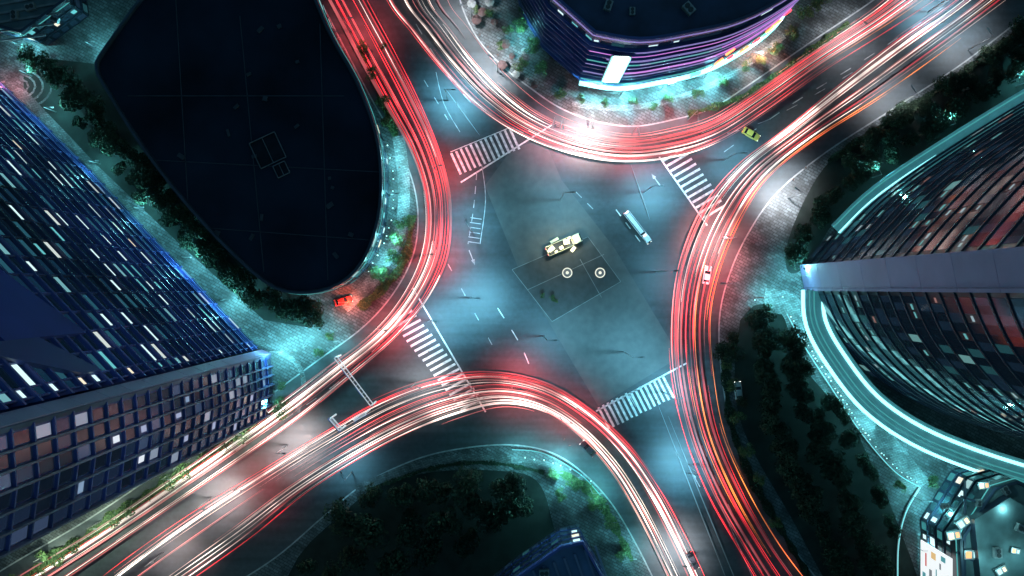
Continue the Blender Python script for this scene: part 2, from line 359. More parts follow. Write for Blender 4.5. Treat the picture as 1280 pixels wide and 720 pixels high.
def building(name,label,w,h,fh,bay,wallm,roofm,winm,slabm,edges=None,fins=None,lit=30,slab=0.5,wh=0.6,litm=LITW,ww=0.36,lw=0.36,st=0.36,litwh=None,lp=0.5):
    n=len(w); area=sum(w[i].x*w[(i+1)%n].y-w[(i+1)%n].x*w[i].y for i in range(n))
    if area<0:
        w=w[::-1]
        if edges is not None: edges=[(n-2-i)%n for i in edges]
    c=sum(w,Vector())/n; c.z=0
    e=empty(name,c,label=label,category='building')
    def add(pn,me,**kw):
        o=obj_from(pn,me,e,**kw); o.location=-c; return o
    add('wall',prism_me('wall',w,0.1,h,wallm,wallm))
    add('roof',prism_me('roof',offset(w,-0.6),h+0.003,h+0.12,roofm,roofm))
    add('parapet',ring_me('parapet',w,0.25,-0.35,h-0.4,h+1.1,slabm))
    nf=int(h/fh)
    for f in range(1,nf):
        if slab>0: add('floor_ledge',ring_me('floor_ledge',w,0.01,slab,f*fh-st/2,f*fh+st/2,slabm))
    V=[];F=[];cand=[];FV=[]
    for i in (edges if edges is not None else range(n)):
        a=w[i];b=w[(i+1)%n];d=b-a;L=d.length
        if L<1: continue
        nb=max(1,int(L/bay)); u=d.normalized(); nn=Vector((u.y,-u.x,0)); bw=L/nb
        for k in range(nb):
            p=a+u*(k+0.5)*bw+nn*0.06
            for f in range(nf):
                z=f*fh+fh*(0.5); q=bw*ww; hz=fh*wh/2
                cand.append((p,u,z,bw,hz,q))
            if fins: FV.append((a+u*k*bw+nn*(fins[0]/2+0.02)+Vector((0,0,h/2)),(fins[2] if len(fins)>2 else 0.25,fins[0],h-1.0),math.atan2(u.y,u.x)))
    def quad(p,u,z,q,hz): return [(p-u*q)+Vector((0,0,z-hz)),(p+u*q)+Vector((0,0,z-hz)),(p+u*q)+Vector((0,0,z+hz)),(p-u*q)+Vector((0,0,z+hz))]
    random.shuffle(cand)
    def vis(t):
        z=t[2]; k=H/(H-z) if z<H-5 else 99
        return abs(t[0].x*k)<126 and abs(t[0].y*k)<70
    nl=0
    for t in cand:
        p,u,z,bw,hz,q=t
        if nl<lit and vis(t) and R()<lp:
            nl+=1; hh=fh*(litwh or wh)/2*U(0.6,1)
            add('window',mesh('window',quad(p,u,z+U(-.2,.2),bw*lw*U(0.5,1),hh),[[0,1,2,3]],[random.choices(litm,[5,3,1.5])[0]])); continue
        b0=len(V);V+=quad(p,u,z,q,hz);F.append([b0,b0+1,b0+2,b0+3])
    if F: add('window',mesh('window',V,F,[winm]),kind='stuff')
    if FV: add('mullion',boxes_me('mullion',FV,[fins[1]]),kind='stuff')
    return e,c,add
NAVY=mat('navy_cladding',(0.010,0.024,0.055),0.4,0.5,0.03,c2=(0.025,0.04,0.17))
LEDGE=mat('blue_ledge',(0.016,0.042,0.072),0.5,0.5,0.03,c2=(0.04,0.055,0.23))
RIBL=mat('pale_rib',(0.11,0.13,0.24),0.5,0.3,0.1)
RIBD=mat('dusk_rib',(0.05,0.06,0.13),0.5,0.4,0.05,c2=(0.10,0.11,0.22))
DGLASS=mat('dark_cladding',(0.012,0.018,0.032),0.3,0.4,0.05)
GREYL=mat('grey_ledge',(0.022,0.034,0.06),0.45,0.3,0.2)
LILAC=mat('lilac_panel',(0.24,0.19,0.36),0.6,0.15,0.1)
DEEPB=mat('deep_blue_panel',(0.02,0.035,0.24),0.5,0.3,0.05,spec=0.3)
TEALS=emis('teal_light_strip',(0.3,0.95,1.0),2.5)
TEALD=emis('teal_light_strip_dim',(0.1,0.6,0.6),0.6)
MAG=emis('magenta_light_strip',(0.75,0.25,0.9),0.9)
PURP=emis('violet_light_strip',(0.4,0.32,0.85),0.6)
# left tower
lt=[(-420,-300),(0,100),(115,214),(228,334),(316,427),(322,433),(-520,604),(-700,-260)]
ltw=[P(*p) for p in lt]
e,c,add=building('office_tower','tall navy office tower with ledged floors and scattered lit windows',ltw,165,4.3,4.2,NAVY,ROOF2,WINB,LEDGE,edges=[0,1,2,3,4,5],lit=98,slab=0.6,wh=0.55,ww=0.42,lw=0.48,st=0.6,litwh=0.36,fins=(0.3,LEDGE,0.25),lp=0.25)
def wallpanel(add,pn,a,b,t0,t1,zs,off,m):
    d=(b-a).normalized(); nn=Vector((-d.y,d.x,0)); 
    if nn.dot(-(a+b)/2)<0: nn=-nn
    V=[]
    for o in (0.1,off):
        for t,z in zip((t0,t1,t1,t0),zs): q=a.lerp(b,t)+nn*o; V.append((q.x,q.y,z))
    add(pn,fixn(mesh(pn,V,[[0,1,2,3],[7,6,5,4],[0,4,5,1],[1,5,6,2],[2,6,7,3],[3,7,4,0]],[m])))
wallpanel(add,'cladding_panel',P(228,334),P(316,427),0.15,0.7,(88,80,104,108),0.9,DEEPB)
wallpanel(add,'cladding_panel',P(228,334),P(316,427),0.7,1.0,(95,86,92,116),0.9,NAVY)
wallpanel(add,'cladding_panel',P(115,214),P(228,334),0.6,1.0,(104,94,110,116),0.9,DEEPB)
# ribbed lower block
lb=[(326,441),(338,446),(341,480),(336,518)]+catmull([(336,518),(300,528),(255,547),(205,575),(150,608),(80,648),(-20,704),(-260,800)],3)[1:]+[(-520,810),(-520,612)]
lbw=[P(*p) for p in lb]
e,c,add=building('ribbed_office_block','lower concave office block with tall narrow window slits',lbw,150,5.2,2.1,NAVY,ROOF2,WINS,LEDGE,edges=list(range(0,24)),lit=40,slab=0.45,wh=0.75,fins=(0.7,RIBD,0.3),ww=0.34,litwh=0.5,lw=0.34,st=0.35,litm=[emis('slit_lit_violet',(0.45,0.5,0.75),0.7),emis('slit_lit_blue',(0.3,0.45,0.7),0.6),emis('slit_lit_white',(0.8,0.85,0.95),0.9)])
a,b=P(326,441),P(338,446)
add('cladding_panel',boxes_me('cladding_panel',[(((a.x+b.x)/2+0.1,(a.y+b.y)/2+0.5,f*8.4+4.2),(2.6,0.8,8.3),math.atan2(b.y-a.y,b.x-a.x)) for f in range(0,17)],[LILAC]),kind='stuff')
# right tower
rt=[(1004,331),(1011,363)]+catmull([(1011,363),(1030,405),(1065,448),(1120,490),(1200,524),(1300,550),(1420,568)],6)[1:]+[(1700,560),(1700,-100),(1500,0)]+catmull([(1500,0),(1300,110),(1180,182),(1085,247),(1035,295),(1004,331)],6)[1:-1]
rtw=[P(*p) for p in rt]
e,c,add=building('office_tower','dark curved glass tower with pale lilac corner pier',rtw,160,5.4,3.2,DGLASS,ROOF,WIND,GREYL,edges=[i for i in range(1,len(rt)) if not (1530<rt[i][0])],lit=70,slab=0.3,wh=0.86,ww=0.497,lw=0.46,st=0.5,litm=LITD,litwh=0.2,lp=0.3)
a,b=P(1004,331),P(1011,363)
bx=[(((a+b)/2)+Vector((-0.6,0,f*13.2+6.6)),(0.9,6.6,13.1),0.2) for f in range(12)]
add('cladding_panel',boxes_me('cladding_panel',bx,[LILAC]),kind='stuff')
add('cladding_rail',boxes_me('cladding_rail',[(((a+b)/2)+Vector((-1.15,-2.6,80)),(0.15,0.2,158),0.2)],[mat('violet_rail',(0.12,0.09,0.2),0.5)]))
pod=[P(x,y) for x,y in catmull([(1017,362),(1020,400),(1043,442),(1083,492),(1138,530),(1210,560),(1300,588)],5)]
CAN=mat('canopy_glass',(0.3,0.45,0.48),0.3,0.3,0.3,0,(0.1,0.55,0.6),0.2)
cp=empty('entrance_canopy',pod[0],label='curved teal lit glass canopy along the tower base',category='canopy')
for pn,d0,d1,z0,z1,m in (('canopy_roof',-1.5,4.2,6.0,6.4,CAN),('light_strip',4.25,5.0,6.0,6.5,TEALS),('light_strip',-0.6,0.2,6.42,6.6,TEALS),('light_strip',1.9,2.1,6.42,6.5,TEALD),('light_strip',3.0,3.15,6.42,6.5,TEALD),('shopfront',0.0,0.3,0.2,5.9,WINT)):
    o=obj_from(pn,band_me(pn,pod,d0,d1,z0,z1,m),cp); o.location=-pod[0]
upc=[P(x,y) for x,y in catmull([(1420,40),(1298,104),(1178,176),(1082,240),(1031,288)],5)]
cp=empty('entrance_canopy',upc[0],label='narrow teal lit glass canopy along the tower base',category='canopy')
for pn,d0,d1,z0,z1,m in (('canopy_roof',-1.2,1.2,7.0,7.3,CAN),('light_strip',1.22,1.6,7.0,7.4,TEALS),('light_strip',-0.6,-0.4,7.32,7.45,TEALD)):
    o=obj_from(pn,band_me(pn,upc,-d1,-d0,z0,z1,m),cp); o.location=-upc[0]
# oval dark building
ov=catmull([(372,-60),(410,35),(446,100),(470,165),(477,220),(473,275),(455,325),(425,355),(385,366),(345,360),(300,325),(240,262),(180,185),(138,118),(122,86),(134,60),(185,-10),(230,-60)],3)[:-1]
ovw=[P(x,y,0,14) for x,y in ov]
e,c,add=building('oval_building','large dark rounded roof building with teal lit glass edge',ovw,14,4.5,3.0,DGLASS,ROOF,WINT,GREYL,lit=20,slab=0.2,wh=0.6)
add('light_strip',ring_me('light_strip',ovw,0.3,0.42,11.6,11.75,TEALD))
ROOFS=mat('roof_seam_grey',(0.02,0.028,0.045),0.8,0.3,0.5)
for pts in ([(160,120),(430,120)],[(190,200),(474,215)],[(260,285),(462,300)],[(300,20),(330,340)],[(400,30),(410,350)],[(220,0),(235,250)]):
    pp=[P(x,y,0,14) for x,y in pts]; add('roof_seam',band_me('roof_seam',pp,-0.1,0.1,14.12,14.2,ROOFS))
for k in range(18):
    x,y=U(220,440),U(30,320)
    q=P(x,y,0,14); add('roof_hatch',boxes_me('roof_hatch',[((q.x,q.y,14.3),(U(.6,1.8),U(.5,1.2),0.35),U(0,3))],[ROOFS]))
def skyl(x,y,s,rot,z):
    p=P(x,y,z,z); e=empty('skylight',p,rot,label='faint grey roof skylight frame on dark roof',category='skylight')
    fr=[((0,s/2,0.3),(s,0.15,0.5),0),((0,-s/2,0.3),(s,0.15,0.5),0),((s/2,0,0.3),(0.15,s-0.16,0.5),0),((-s/2,0,0.3),(0.15,s-0.16,0.5),0),((0,0,0.35),(0.12,s-0.2,0.3),0)]
    obj_from('frame',boxes_me('frame',fr,[mat('dull_metal',(0.09,0.1,0.13),0.6)]),e)
    obj_from('pane',boxes_me('pane',[((0,0,0.15),(s-0.3,s-0.3,0.1),0)],[mat('skylight_glass',(0.008,0.012,0.02),0.7,spec=0.1)]),e)
skyl(335,188,6.5,math.radians(25),14.12); skyl(352,212,3,math.radians(25),14.12)
# top building
tb=[(655,20),(680,62),(724,101)]+catmull([(724,101),(770,108),(818,101),(872,88),(925,60),(965,25),(990,-30)],4)[1:]+[(1000,-140),(640,-140),(640,-40)]
tbw=[P(*p) for p in tb]; nfr=len(tb)-4
e,c,add=building('shopping_building','navy commercial building with violet light bands and curved front',tbw,43,3.6,1.8,NAVY,ROOF2,WIND,LEDGE,edges=list(range(0,nfr+1)),lit=95,slab=0.8,wh=0.6,ww=0.49,lw=0.45,litwh=0.35)
for f,m,i0,i1 in ((2,TEALD,0,0),(4,PURP,0,6),(5,MAG,3,0),(6,PURP,0,3),(7,MAG,5,0),(7,TEALD,0,12),(8,PURP,2,5),(9,MAG,0,0),(10,PURP,4,0)):
    add('light_strip',band_me('light_strip',tbw[2+i0:nfr+1-i1],0.83,0.95+0.1*(f%3),f*3.6-0.1,f*3.6+0.14,m))
add('light_strip',band_me('light_strip',tbw[0:nfr+1],0.4,0.6,42.8,43.1,PURP))
add('light_strip',band_me('light_strip',tbw[2:nfr+1],0.85,1.9,3.4,3.9,TEALS))
sg=empty('illuminated_sign',P(756,116,0),math.radians(-2),label='tall glowing cyan white screen on the building front',category='sign')
obj_from('sign_panel',boxes_me('sign_panel',[((0,0,24),(3.2,0.5,22),0)],[emis('white_sign',(0.7,0.95,1),10)]),sg)
for xx in (-1.85,1.85): obj_from('light_strip',boxes_me('light_strip',[((xx,-0.1,24),(0.3,0.4,22.4),0)],[TEALS]),sg)  # side strips added to widen the glow of the sign
obj_from('frame',boxes_me('frame',[((0,0.35,24),(4.4,0.18,22.8),0),((0,0.9,15),(0.2,1.0,0.2),0),((0,0.9,30),(0.2,1.0,0.2),0)],[DARKM]),sg)
NC=[emis('neon_orange',(1,0.14,0.04),6),emis('neon_red',(1,0.03,0.05),5),emis('neon_green',(0.1,0.9,0.4),2.5),emis('neon_white',(0.8,0.95,1),4)]
for i,(x,y) in enumerate([(835,97),(860,91),(885,80),(895,72),(905,68),(918,62),(930,55),(941,46),(950,38),(958,30),(966,22),(972,12)]):
    ns=empty('neon_sign',P(x,y+12,0),math.radians(35 if x>880 else 12),label='small glowing coloured shop sign on facade',category='sign',group='coloured shop signs')
    obj_from('sign_panel',boxes_me('sign_panel',[((0,0,6+i%4*3),(U(1.4,2.8),0.4,U(1.2,2.6)),0)],[NC[(3,2,0,0,1,0,1,0,2,0,1,0)[i]]]),ns)
    obj_from('frame',boxes_me('frame',[((0,0.35,3+i%4*1.5),(0.2,0.2,6+i%4*3),0)],[DARKM]),ns)
# lower right building
lr=[(1150,648),(1188,588),(1215,580),(1285,612),(1420,670),(1420,860),(1160,860)]
lrw=[P(*p) for p in lr]
e,c,add=building('retail_building','low teal lit flat roofed retail block with glowing facade',lrw,20,4.2,2.5,DGLASS,ROOFT,WINT,GREYL,lit=16,slab=0.3)
add('light_strip',ring_me('light_strip',lrw,0.4,0.6,19.6,19.8,TEALD))
add('roof_tier',prism_me('roof_tier',[P(x,y,0,23) for x,y in ((1218,650),(1262,622),(1330,660),(1330,760),(1230,760))],20.12,23,DGLASS,ROOFT))
for pts in ([(1200,620),(1290,650)],[(1195,690),(1225,705)],[(1205,600),(1205,720)]):
    pp=[P(x,y,0,20) for x,y in pts]; add('roof_seam',band_me('roof_seam',pp,-0.25,0.25,20.12,20.5,GREYL))
bb=empty('billboard',P(1149,692),0,label='bright lit white display with red marks on facade',category='billboard')
obj_from('panel',boxes_me('panel',[((-0.4,-1,10),(0.3,10,16),0)],[emis('billboard_white',(0.9,0.95,0.97),1.0)]),bb)
GR=[emis('billboard_red',(0.8,0.08,0.08),0.7),emis('billboard_teal',(0.1,0.4,0.45),0.7),emis('billboard_grey',(0.3,0.33,0.36),0.6),emis('billboard_gold',(0.9,0.6,0.25),0.8)]
for z,yy,l,hh,gi in ((15,-3,3,1.2,0),(12.5,0.5,1.4,0.8,2),(10.5,-2.5,3.5,0.5,1),(9,2,1.6,2.4,3),(7.5,-3,2.6,1.4,2),(5,0,3.2,0.7,0),(4,-4,1.2,1.6,1),(14,2.6,1.2,2.2,1)):
    obj_from('graphic',boxes_me('graphic',[((-0.58,yy,z),(0.04,l,hh),0)],[GR[gi]]),bb)
RL=[emis('warm_roof_lamp',(1,0.85,0.45),1.6),emis('orange_roof_lamp',(1,0.35,0.08),1.6),emis('cool_roof_lamp',(0.6,0.95,1),1.2)]
for i,(x,y,r,z) in enumerate(((1245,632,0.3,20.13),(1268,688,-0.2,23.13),(1202,652,0.6,20.13),(1228,606,0.1,20.13),(1212,692,0,20.13),(1250,712,0.5,23.13),(1190,668,0.2,20.13))):
    q=empty('roof_light_box',P(x,y,z,z),r,label='small lit box on the roof',category='roof light',group='lit boxes on the roof'); s=U(0.6,1.1); q.scale=(s,s,s)
    obj_from('casing',boxes_me('casing',[((0,0,0.5),(3.2,2.0,1.0),0)],[METAL]),q)
    obj_from('lamp',boxes_me('lamp',[((-0.7,0,1.06),(1.2,1.4,0.1),0)],[RL[i%3]]),q); obj_from('lamp',boxes_me('lamp',[((0.8,0,1.06),(0.8,1.2,0.1),0)],[RL[(i+1)%3]]),q)
    ld=bpy.data.lights.new('lamp_light','POINT'); ld.energy=800; ld.color=(0.35,0.9,0.92); ld.shadow_soft_size=0.4  # teal fill added above each box to brighten the dark roof
    o=bpy.data.objects.new('lamp_light',ld); col.objects.link(o); o.parent=q; o.location=(0,0,5)
# bottom building
bt=[(585,745),(640,700),(697,660),(722,655),(770,740),(770,860),(585,860)]
btw=[P(*p) for p in bt]
BR=mat('blue_metal_roof',(0.05,0.08,0.17),0.5,0.3,0.2)
e,c,add=building('small_building','low building with ribbed blue roof',btw,16,4,2.5,DGLASS,BR,WIND,LEDGE,lit=4,slab=0.2)
for i in range(9):
    a=P(640+i*13,722-i*5,0,16); b=a+Vector((5,-14,0)); add('roof_seam',band_me('roof_seam',[a,b],-0.25,0.25,16.12,16.5,RIBL))
w=[P(*p) for p in [(-80,-60),(100,-60),(112,20),(60,58),(-10,40),(-80,0)]]
e,c,add=building('low_building','low dark block with teal lit roof edge',w,12,4,2.5,DGLASS,ROOFT,WIND,GREYL,lit=4,slab=0.2)
add('light_strip',ring_me('light_strip',w,0.3,0.45,11.4,11.6,TEALD))
for k in range(5): add('roof_seam',band_me('roof_seam',[P(-10,8+k*11,0,12),P(98-k*10,-12+k*14,0,12)],-0.25,0.25,12.12,12.5,CONC))
def unit_proto():
    b=boxes_me('casing',[((0,0,0.6),(2.2,1.6,1.2),0),((0,0,1.23),(2.0,1.4,0.05),0)],[METAL]); 
    f=cyl_me('fan',0.5,0.5,1.26,1.4,DARKM,12)
    return ('roof_unit',[('casing',b,I4),('fan',f,T((-0.45,0,0))),('fan',f,T((0.5,0,0)))])
UP=unit_proto()
for x,y,z in [(1180,632,20.12),(1222,628,20.12),(1255,612,20.12),(1245,690,23.12),(1275,660,23.12),(790,15,43.12),(860,12,43.12),(760,8,43.12),(40,10,12.12),(70,25,12.12),(20,20,12.12),(680,715,16.12)]:
    thing(UP,P(x,y,z,z),U(0,3),U(0.7,1.1),label='grey ventilation unit with two fans on roof',category='roof unit',group='roof ventilation units')
# ---------------------------------------------------------------- trees
def crown_me(name,m,n,seed,leaf=0.16,tall=1.0):
    rr=random.Random(seed); V=[];F=[]
    blobs=[]
    for i in range(9):
        a=rr.uniform(0,6.28);d=rr.uniform(0.25,0.68); blobs.append((Vector((d*math.cos(a),d*math.sin(a),rr.uniform(-0.25,0.45)*tall)),rr.uniform(0.28,0.48)))
    blobs.append((Vector((0,0,0.35*tall)),0.5))
    for i in range(n):
        c,r=rr.choice(blobs)
        d=Vector((rr.gauss(0,1),rr.gauss(0,1),rr.gauss(0,1)+0.3)).normalized()
        p=c+d*r*rr.uniform(0.55,1.08); p.z*=tall
        s=leaf*rr.uniform(0.5,1.2)
        nrm=(d+Vector((rr.gauss(0,.5),rr.gauss(0,.5),rr.gauss(0,.5)))).normalized()
        t=nrm.orthogonal().normalized(); t.rotate(Matrix.Rotation(rr.uniform(0,6.28),3,nrm)); b=nrm.cross(t)
        k=len(V); V+=[p-t*s*0.5,p+b*s*0.35,p+t*s*0.6,p-b*s*0.35]; F.append([k,k+1,k+2,k+3])
    return mesh(name,V,F,[m])
def trunk_me(h=1.3):
    bm=bmesh.new()
    def limb(a,b,r0,r1):
        me=tube_me('t',[a,(a+b)/2+Vector((0.02,0.01,0)),b],[r0,(r0+r1)/2,r1],BARK,6); bm.from_mesh(me); bpy.data.meshes.remove(me)
    limb(Vector((0,0,-h)),Vector((0,0,0)),0.09,0.06)
    for i in range(5):
        a=i*1.26; limb(Vector((0,0,-0.35+0.07*i)),Vector((0.5*math.cos(a),0.5*math.sin(a),0.15+0.06*i)),0.045,0.015)
    me=bpy.data.meshes.new('trunk'); bm.to_mesh(me); bm.free(); me.materials.append(BARK); return me
TK=trunk_me()
CR=[crown_me('crown',LEAF,1100,s) for s in (1,2,3,4)]; CG=[crown_me('crown',LEAFG,800,s) for s in (11,12)]
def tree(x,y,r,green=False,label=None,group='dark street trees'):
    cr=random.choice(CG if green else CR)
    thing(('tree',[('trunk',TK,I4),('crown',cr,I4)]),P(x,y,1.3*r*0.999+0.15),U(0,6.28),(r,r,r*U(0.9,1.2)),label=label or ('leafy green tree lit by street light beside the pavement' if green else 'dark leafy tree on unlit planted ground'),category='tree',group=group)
def row(pts,step,r0,r1,jit,green=False,**k):
    W=catmull(pts,12); acc=0; last=W[0]
    for p in W[1:]:
        acc+=math.dist(p,last); last=p
        if acc>step: acc=0; tree(p[0]+U(-jit,jit),p[1]+U(-jit,jit),U(r0,r1),green,**k)
row([(30,70),(90,105),(150,175),(210,245),(270,315),(330,372),(400,392)],12,2.8,4.1,5)
row([(80,120),(140,185),(200,255),(265,325),(320,375)],20,2.0,3.0,4)
row([(1320,0),(1200,98),(1110,158),(1040,208)],15,2.6,3.8,6)
row([(1300,60),(1210,120),(1130,175),(1060,225),(1005,290),(985,330)],16,2.6,3.8,6)
row([(945,385),(950,430),(955,480),(965,530),(985,580),(1010,640),(1040,700),(1060,740)],13,3.0,4.4,6)
row([(975,400),(990,460),(1005,520),(1030,590),(1065,660),(1100,730)],14,3.0,4.6,8)
row([(1020,480),(1050,540),(1090,610),(1120,680)],20,2.2,3.4,6)
tree(904,436,4.2);tree(925,500,2);tree(912,425,2.5)
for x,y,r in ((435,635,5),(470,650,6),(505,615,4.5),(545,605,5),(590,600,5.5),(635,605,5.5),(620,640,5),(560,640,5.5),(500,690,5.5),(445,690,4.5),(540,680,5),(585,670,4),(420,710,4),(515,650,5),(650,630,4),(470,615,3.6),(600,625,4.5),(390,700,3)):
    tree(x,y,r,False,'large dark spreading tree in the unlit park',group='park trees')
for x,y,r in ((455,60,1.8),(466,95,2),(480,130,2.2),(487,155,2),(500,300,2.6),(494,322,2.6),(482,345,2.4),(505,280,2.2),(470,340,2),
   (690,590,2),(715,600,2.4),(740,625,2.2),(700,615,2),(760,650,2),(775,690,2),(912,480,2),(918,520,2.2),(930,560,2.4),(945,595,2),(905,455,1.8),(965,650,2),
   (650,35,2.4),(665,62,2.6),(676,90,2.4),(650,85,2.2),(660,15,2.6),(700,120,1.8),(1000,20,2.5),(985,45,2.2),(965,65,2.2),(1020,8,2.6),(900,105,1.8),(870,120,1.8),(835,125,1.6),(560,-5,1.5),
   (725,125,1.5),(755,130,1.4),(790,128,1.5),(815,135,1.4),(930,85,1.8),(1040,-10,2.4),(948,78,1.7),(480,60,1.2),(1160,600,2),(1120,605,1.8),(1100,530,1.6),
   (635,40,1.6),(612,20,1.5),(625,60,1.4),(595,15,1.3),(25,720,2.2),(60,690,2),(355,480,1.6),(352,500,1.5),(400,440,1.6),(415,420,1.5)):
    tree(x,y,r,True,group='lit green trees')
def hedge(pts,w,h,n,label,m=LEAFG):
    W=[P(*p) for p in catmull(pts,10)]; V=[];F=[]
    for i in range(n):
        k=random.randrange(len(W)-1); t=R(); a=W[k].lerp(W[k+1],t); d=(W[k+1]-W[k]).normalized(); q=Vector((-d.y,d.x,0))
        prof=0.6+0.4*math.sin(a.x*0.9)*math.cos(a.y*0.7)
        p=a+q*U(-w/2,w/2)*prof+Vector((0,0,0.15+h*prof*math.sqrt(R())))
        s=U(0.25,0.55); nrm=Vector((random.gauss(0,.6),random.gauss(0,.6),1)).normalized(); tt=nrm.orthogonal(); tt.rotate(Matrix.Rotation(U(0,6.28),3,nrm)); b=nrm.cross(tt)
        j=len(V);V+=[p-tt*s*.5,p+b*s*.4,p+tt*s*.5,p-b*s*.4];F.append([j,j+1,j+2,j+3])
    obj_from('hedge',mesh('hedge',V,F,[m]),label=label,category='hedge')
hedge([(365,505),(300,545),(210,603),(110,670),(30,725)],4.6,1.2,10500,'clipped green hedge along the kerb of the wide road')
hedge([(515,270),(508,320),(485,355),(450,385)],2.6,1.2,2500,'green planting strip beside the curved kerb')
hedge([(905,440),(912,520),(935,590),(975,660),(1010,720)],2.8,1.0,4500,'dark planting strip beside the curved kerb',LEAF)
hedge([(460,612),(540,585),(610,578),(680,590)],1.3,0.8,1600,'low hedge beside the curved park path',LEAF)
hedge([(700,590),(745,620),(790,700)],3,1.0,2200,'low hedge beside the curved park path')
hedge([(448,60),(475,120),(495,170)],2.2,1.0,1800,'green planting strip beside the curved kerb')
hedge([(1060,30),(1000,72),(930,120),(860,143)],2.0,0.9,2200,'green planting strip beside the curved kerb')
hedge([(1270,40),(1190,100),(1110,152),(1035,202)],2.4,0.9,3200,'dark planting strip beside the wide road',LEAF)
# ---------------------------------------------------------------- street lamps and added glow lamps
HEADW=emis('lamp_glow_white',(0.9,0.97,1),12); HEADT=emis('lamp_glow_teal',(0.4,1,0.95),10); HEADO=emis('lamp_glow_orange',(1,0.25,0.08),10)
pole=cyl_me('pole',0.14,0.08,0,10,METAL,8); arm=boxes_me('arm',[((0.9,0,10.0),(1.8,0.09,0.09),0)],[METAL])
def head(m): return boxes_me('lamp_head',[((2.0,0,10.05),(0.9,0.36,0.14),0,0),((2.0,0,9.96),(0.7,0.26,0.04),0,1)],[METAL,m])
hw,ht,ho=head(HEADW),head(HEADT),head(HEADO)
def lamp(x,y,rot,c,e,kind='w',hs=1.0,spot=0,rad=0.4):
    ld=bpy.data.lights.new('lamp_light','SPOT' if spot else 'POINT'); ld.energy=e; ld.color=c; ld.shadow_soft_size=rad
    if spot: ld.spot_size=math.radians(spot); ld.spot_blend=1.0
    hd={'w':hw,'t':ht,'o':ho}[kind]
    thing(('street_lamp',[('pole',pole,I4),('arm',arm,I4),('lamp_head',hd,I4),('lamp_light',ld,T((2.0,0,9.75)))]),P(x,y,0.1),rot,(1,1,hs),
      label={'w':'tall grey street lamp lighting the road, some added for glow and fill','t':'grey street lamp with teal glow beside the pavement','o':'street lamp glowing orange red beside the pavement'}[kind],category='street lamp',group='street lamps')
TL=(0.2,0.82,0.9);WW=(0.92,0.92,0.96);WP=(1,0.76,0.72);TRAIL_SPILL=(1,0.1,0.11);BL=(0.22,0.66,0.88)  # pink tint and added red lamps imitate the glow of the trails
for x,y,rot,c,en,sp,hs in [(265,622,0,WP,28000,115,1.2),(360,556,0,WP,30000,115,1.2),(205,690,0.5,WP,16000,120,1.2),(310,600,0,TRAIL_SPILL,12000,130,1.2),(440,590,2,BL,9000,125,1),(520,478,0,WW,12000,115,1.2),(735,160,-1.5,WP,58000,110,1.2),(700,160,-1.5,TRAIL_SPILL,26000,135,1.2),(790,168,-1.5,TRAIL_SPILL,34000,135,1.2),(860,150,-1.5,TRAIL_SPILL,18000,135,1.2),(622,90,2.6,WW,28000,112,1.2),(590,25,3.1,WW,16000,120,1.2),
   (985,248,2.5,WW,38000,115,1.2),(1120,130,2.2,WW,14000,120,1.2),(1210,62,2.2,WW,14000,120,1.2),(1050,40,-0.6,WW,14000,120,1.2),(1150,-20,-0.6,WW,16000,120,1.2),(905,300,3.1,TRAIL_SPILL,36000,135,1.3),(900,355,3.1,TRAIL_SPILL,24000,135,1.3),(900,300,3.1,WP,16000,110,1.2),(855,690,3.1,WW,24000,115,1.2),(440,40,0,TRAIL_SPILL,16000,130,1.2),(640,480,0,TRAIL_SPILL,24000,128,1.2),(700,520,0,TRAIL_SPILL,14000,125,1.2),(545,215,0,TRAIL_SPILL,18000,125,1.2),(535,320,0,TRAIL_SPILL,24000,128,1.2),(480,410,0,TRAIL_SPILL,22000,128,1.2),
   (590,372,0,BL,44000,128,1.5),(590,290,2,BL,24000,135,1.5),(690,160,-1.5,BL,14000,130,1.4),(806,240,0,BL,40000,126,1.4),(540,400,0,BL,24000,125,1.2),(860,580,3.1,BL,34000,125,1.2),(780,440,0,BL,32000,150,1.7),(560,125,0,BL,34000,122,1.2),(905,200,0,BL,18000,130,1.2),(700,250,0,BL,36000,150,1.9),(830,490,0,BL,24000,128,1.3),(680,420,0,BL,32000,150,1.9),(1160,15,0,BL,26000,125,1.2),(820,340,0,BL,20000,145,1.7)]:  # blue lamps over the median are added to brighten its surface
    lamp(x,y,rot,c,en,'w',hs,sp)
for x,y,rot,en in [(488,200,0,4500),(492,245,0,5500),(486,300,0,5000),(470,335,0,4000),(345,438,0,12000),(385,432,1,7000),(415,425,0,3000),(330,500,0,3500),(735,112,0,10500),(775,120,0,13000),(825,113,0,14000),(880,98,0,12500),(935,72,0,6000),
   (1000,395,0,6500),(1030,455,0,9500),(1085,510,0,12500),(1150,550,0,12500),(1230,575,0,12500),(950,372,0,5500),(690,585,0,12000),(640,572,0,4000),(738,610,0,4500),(40,95,0,6000),(70,140,0,4500),(120,60,0,4000),(30,60,0,5000),(180,262,0,5500),(238,322,0,6500),(285,375,0,8500),(125,205,0,5500),(1140,620,0,6500),(1140,680,0,4500),(1000,345,2,6000),(640,50,0,4000),(780,690,0,3500),(1180,160,2,6000),(1090,222,2,5000),(1270,108,2,6000)]:
    lamp(x,y,rot,TL,en,'t',0.6)
for x,y,en in ((215,592,5000),(125,652,5000),(300,538,4000),(60,692,4000)): lamp(x,y,0,(0.8,1,0.75),en,'w',0.7)  # lamps added to brighten the green of the hedge verge
lamp(426,378,0,(1,0.12,0.05),4500,'o',0.35); lamp(935,72,0,(1,0.2,0.08),9000,'o',0.5); lamp(8,108,0,(1,0.25,0.3),2500,'o',0.5)
bp=cyl_me('post',0.12,0.1,0,0.9,DARKM,8); bh=cyl_me('lamp',0.16,0.16,0.9,1.2,emis('bollard_glow',(0.6,1,1),3.0),8)
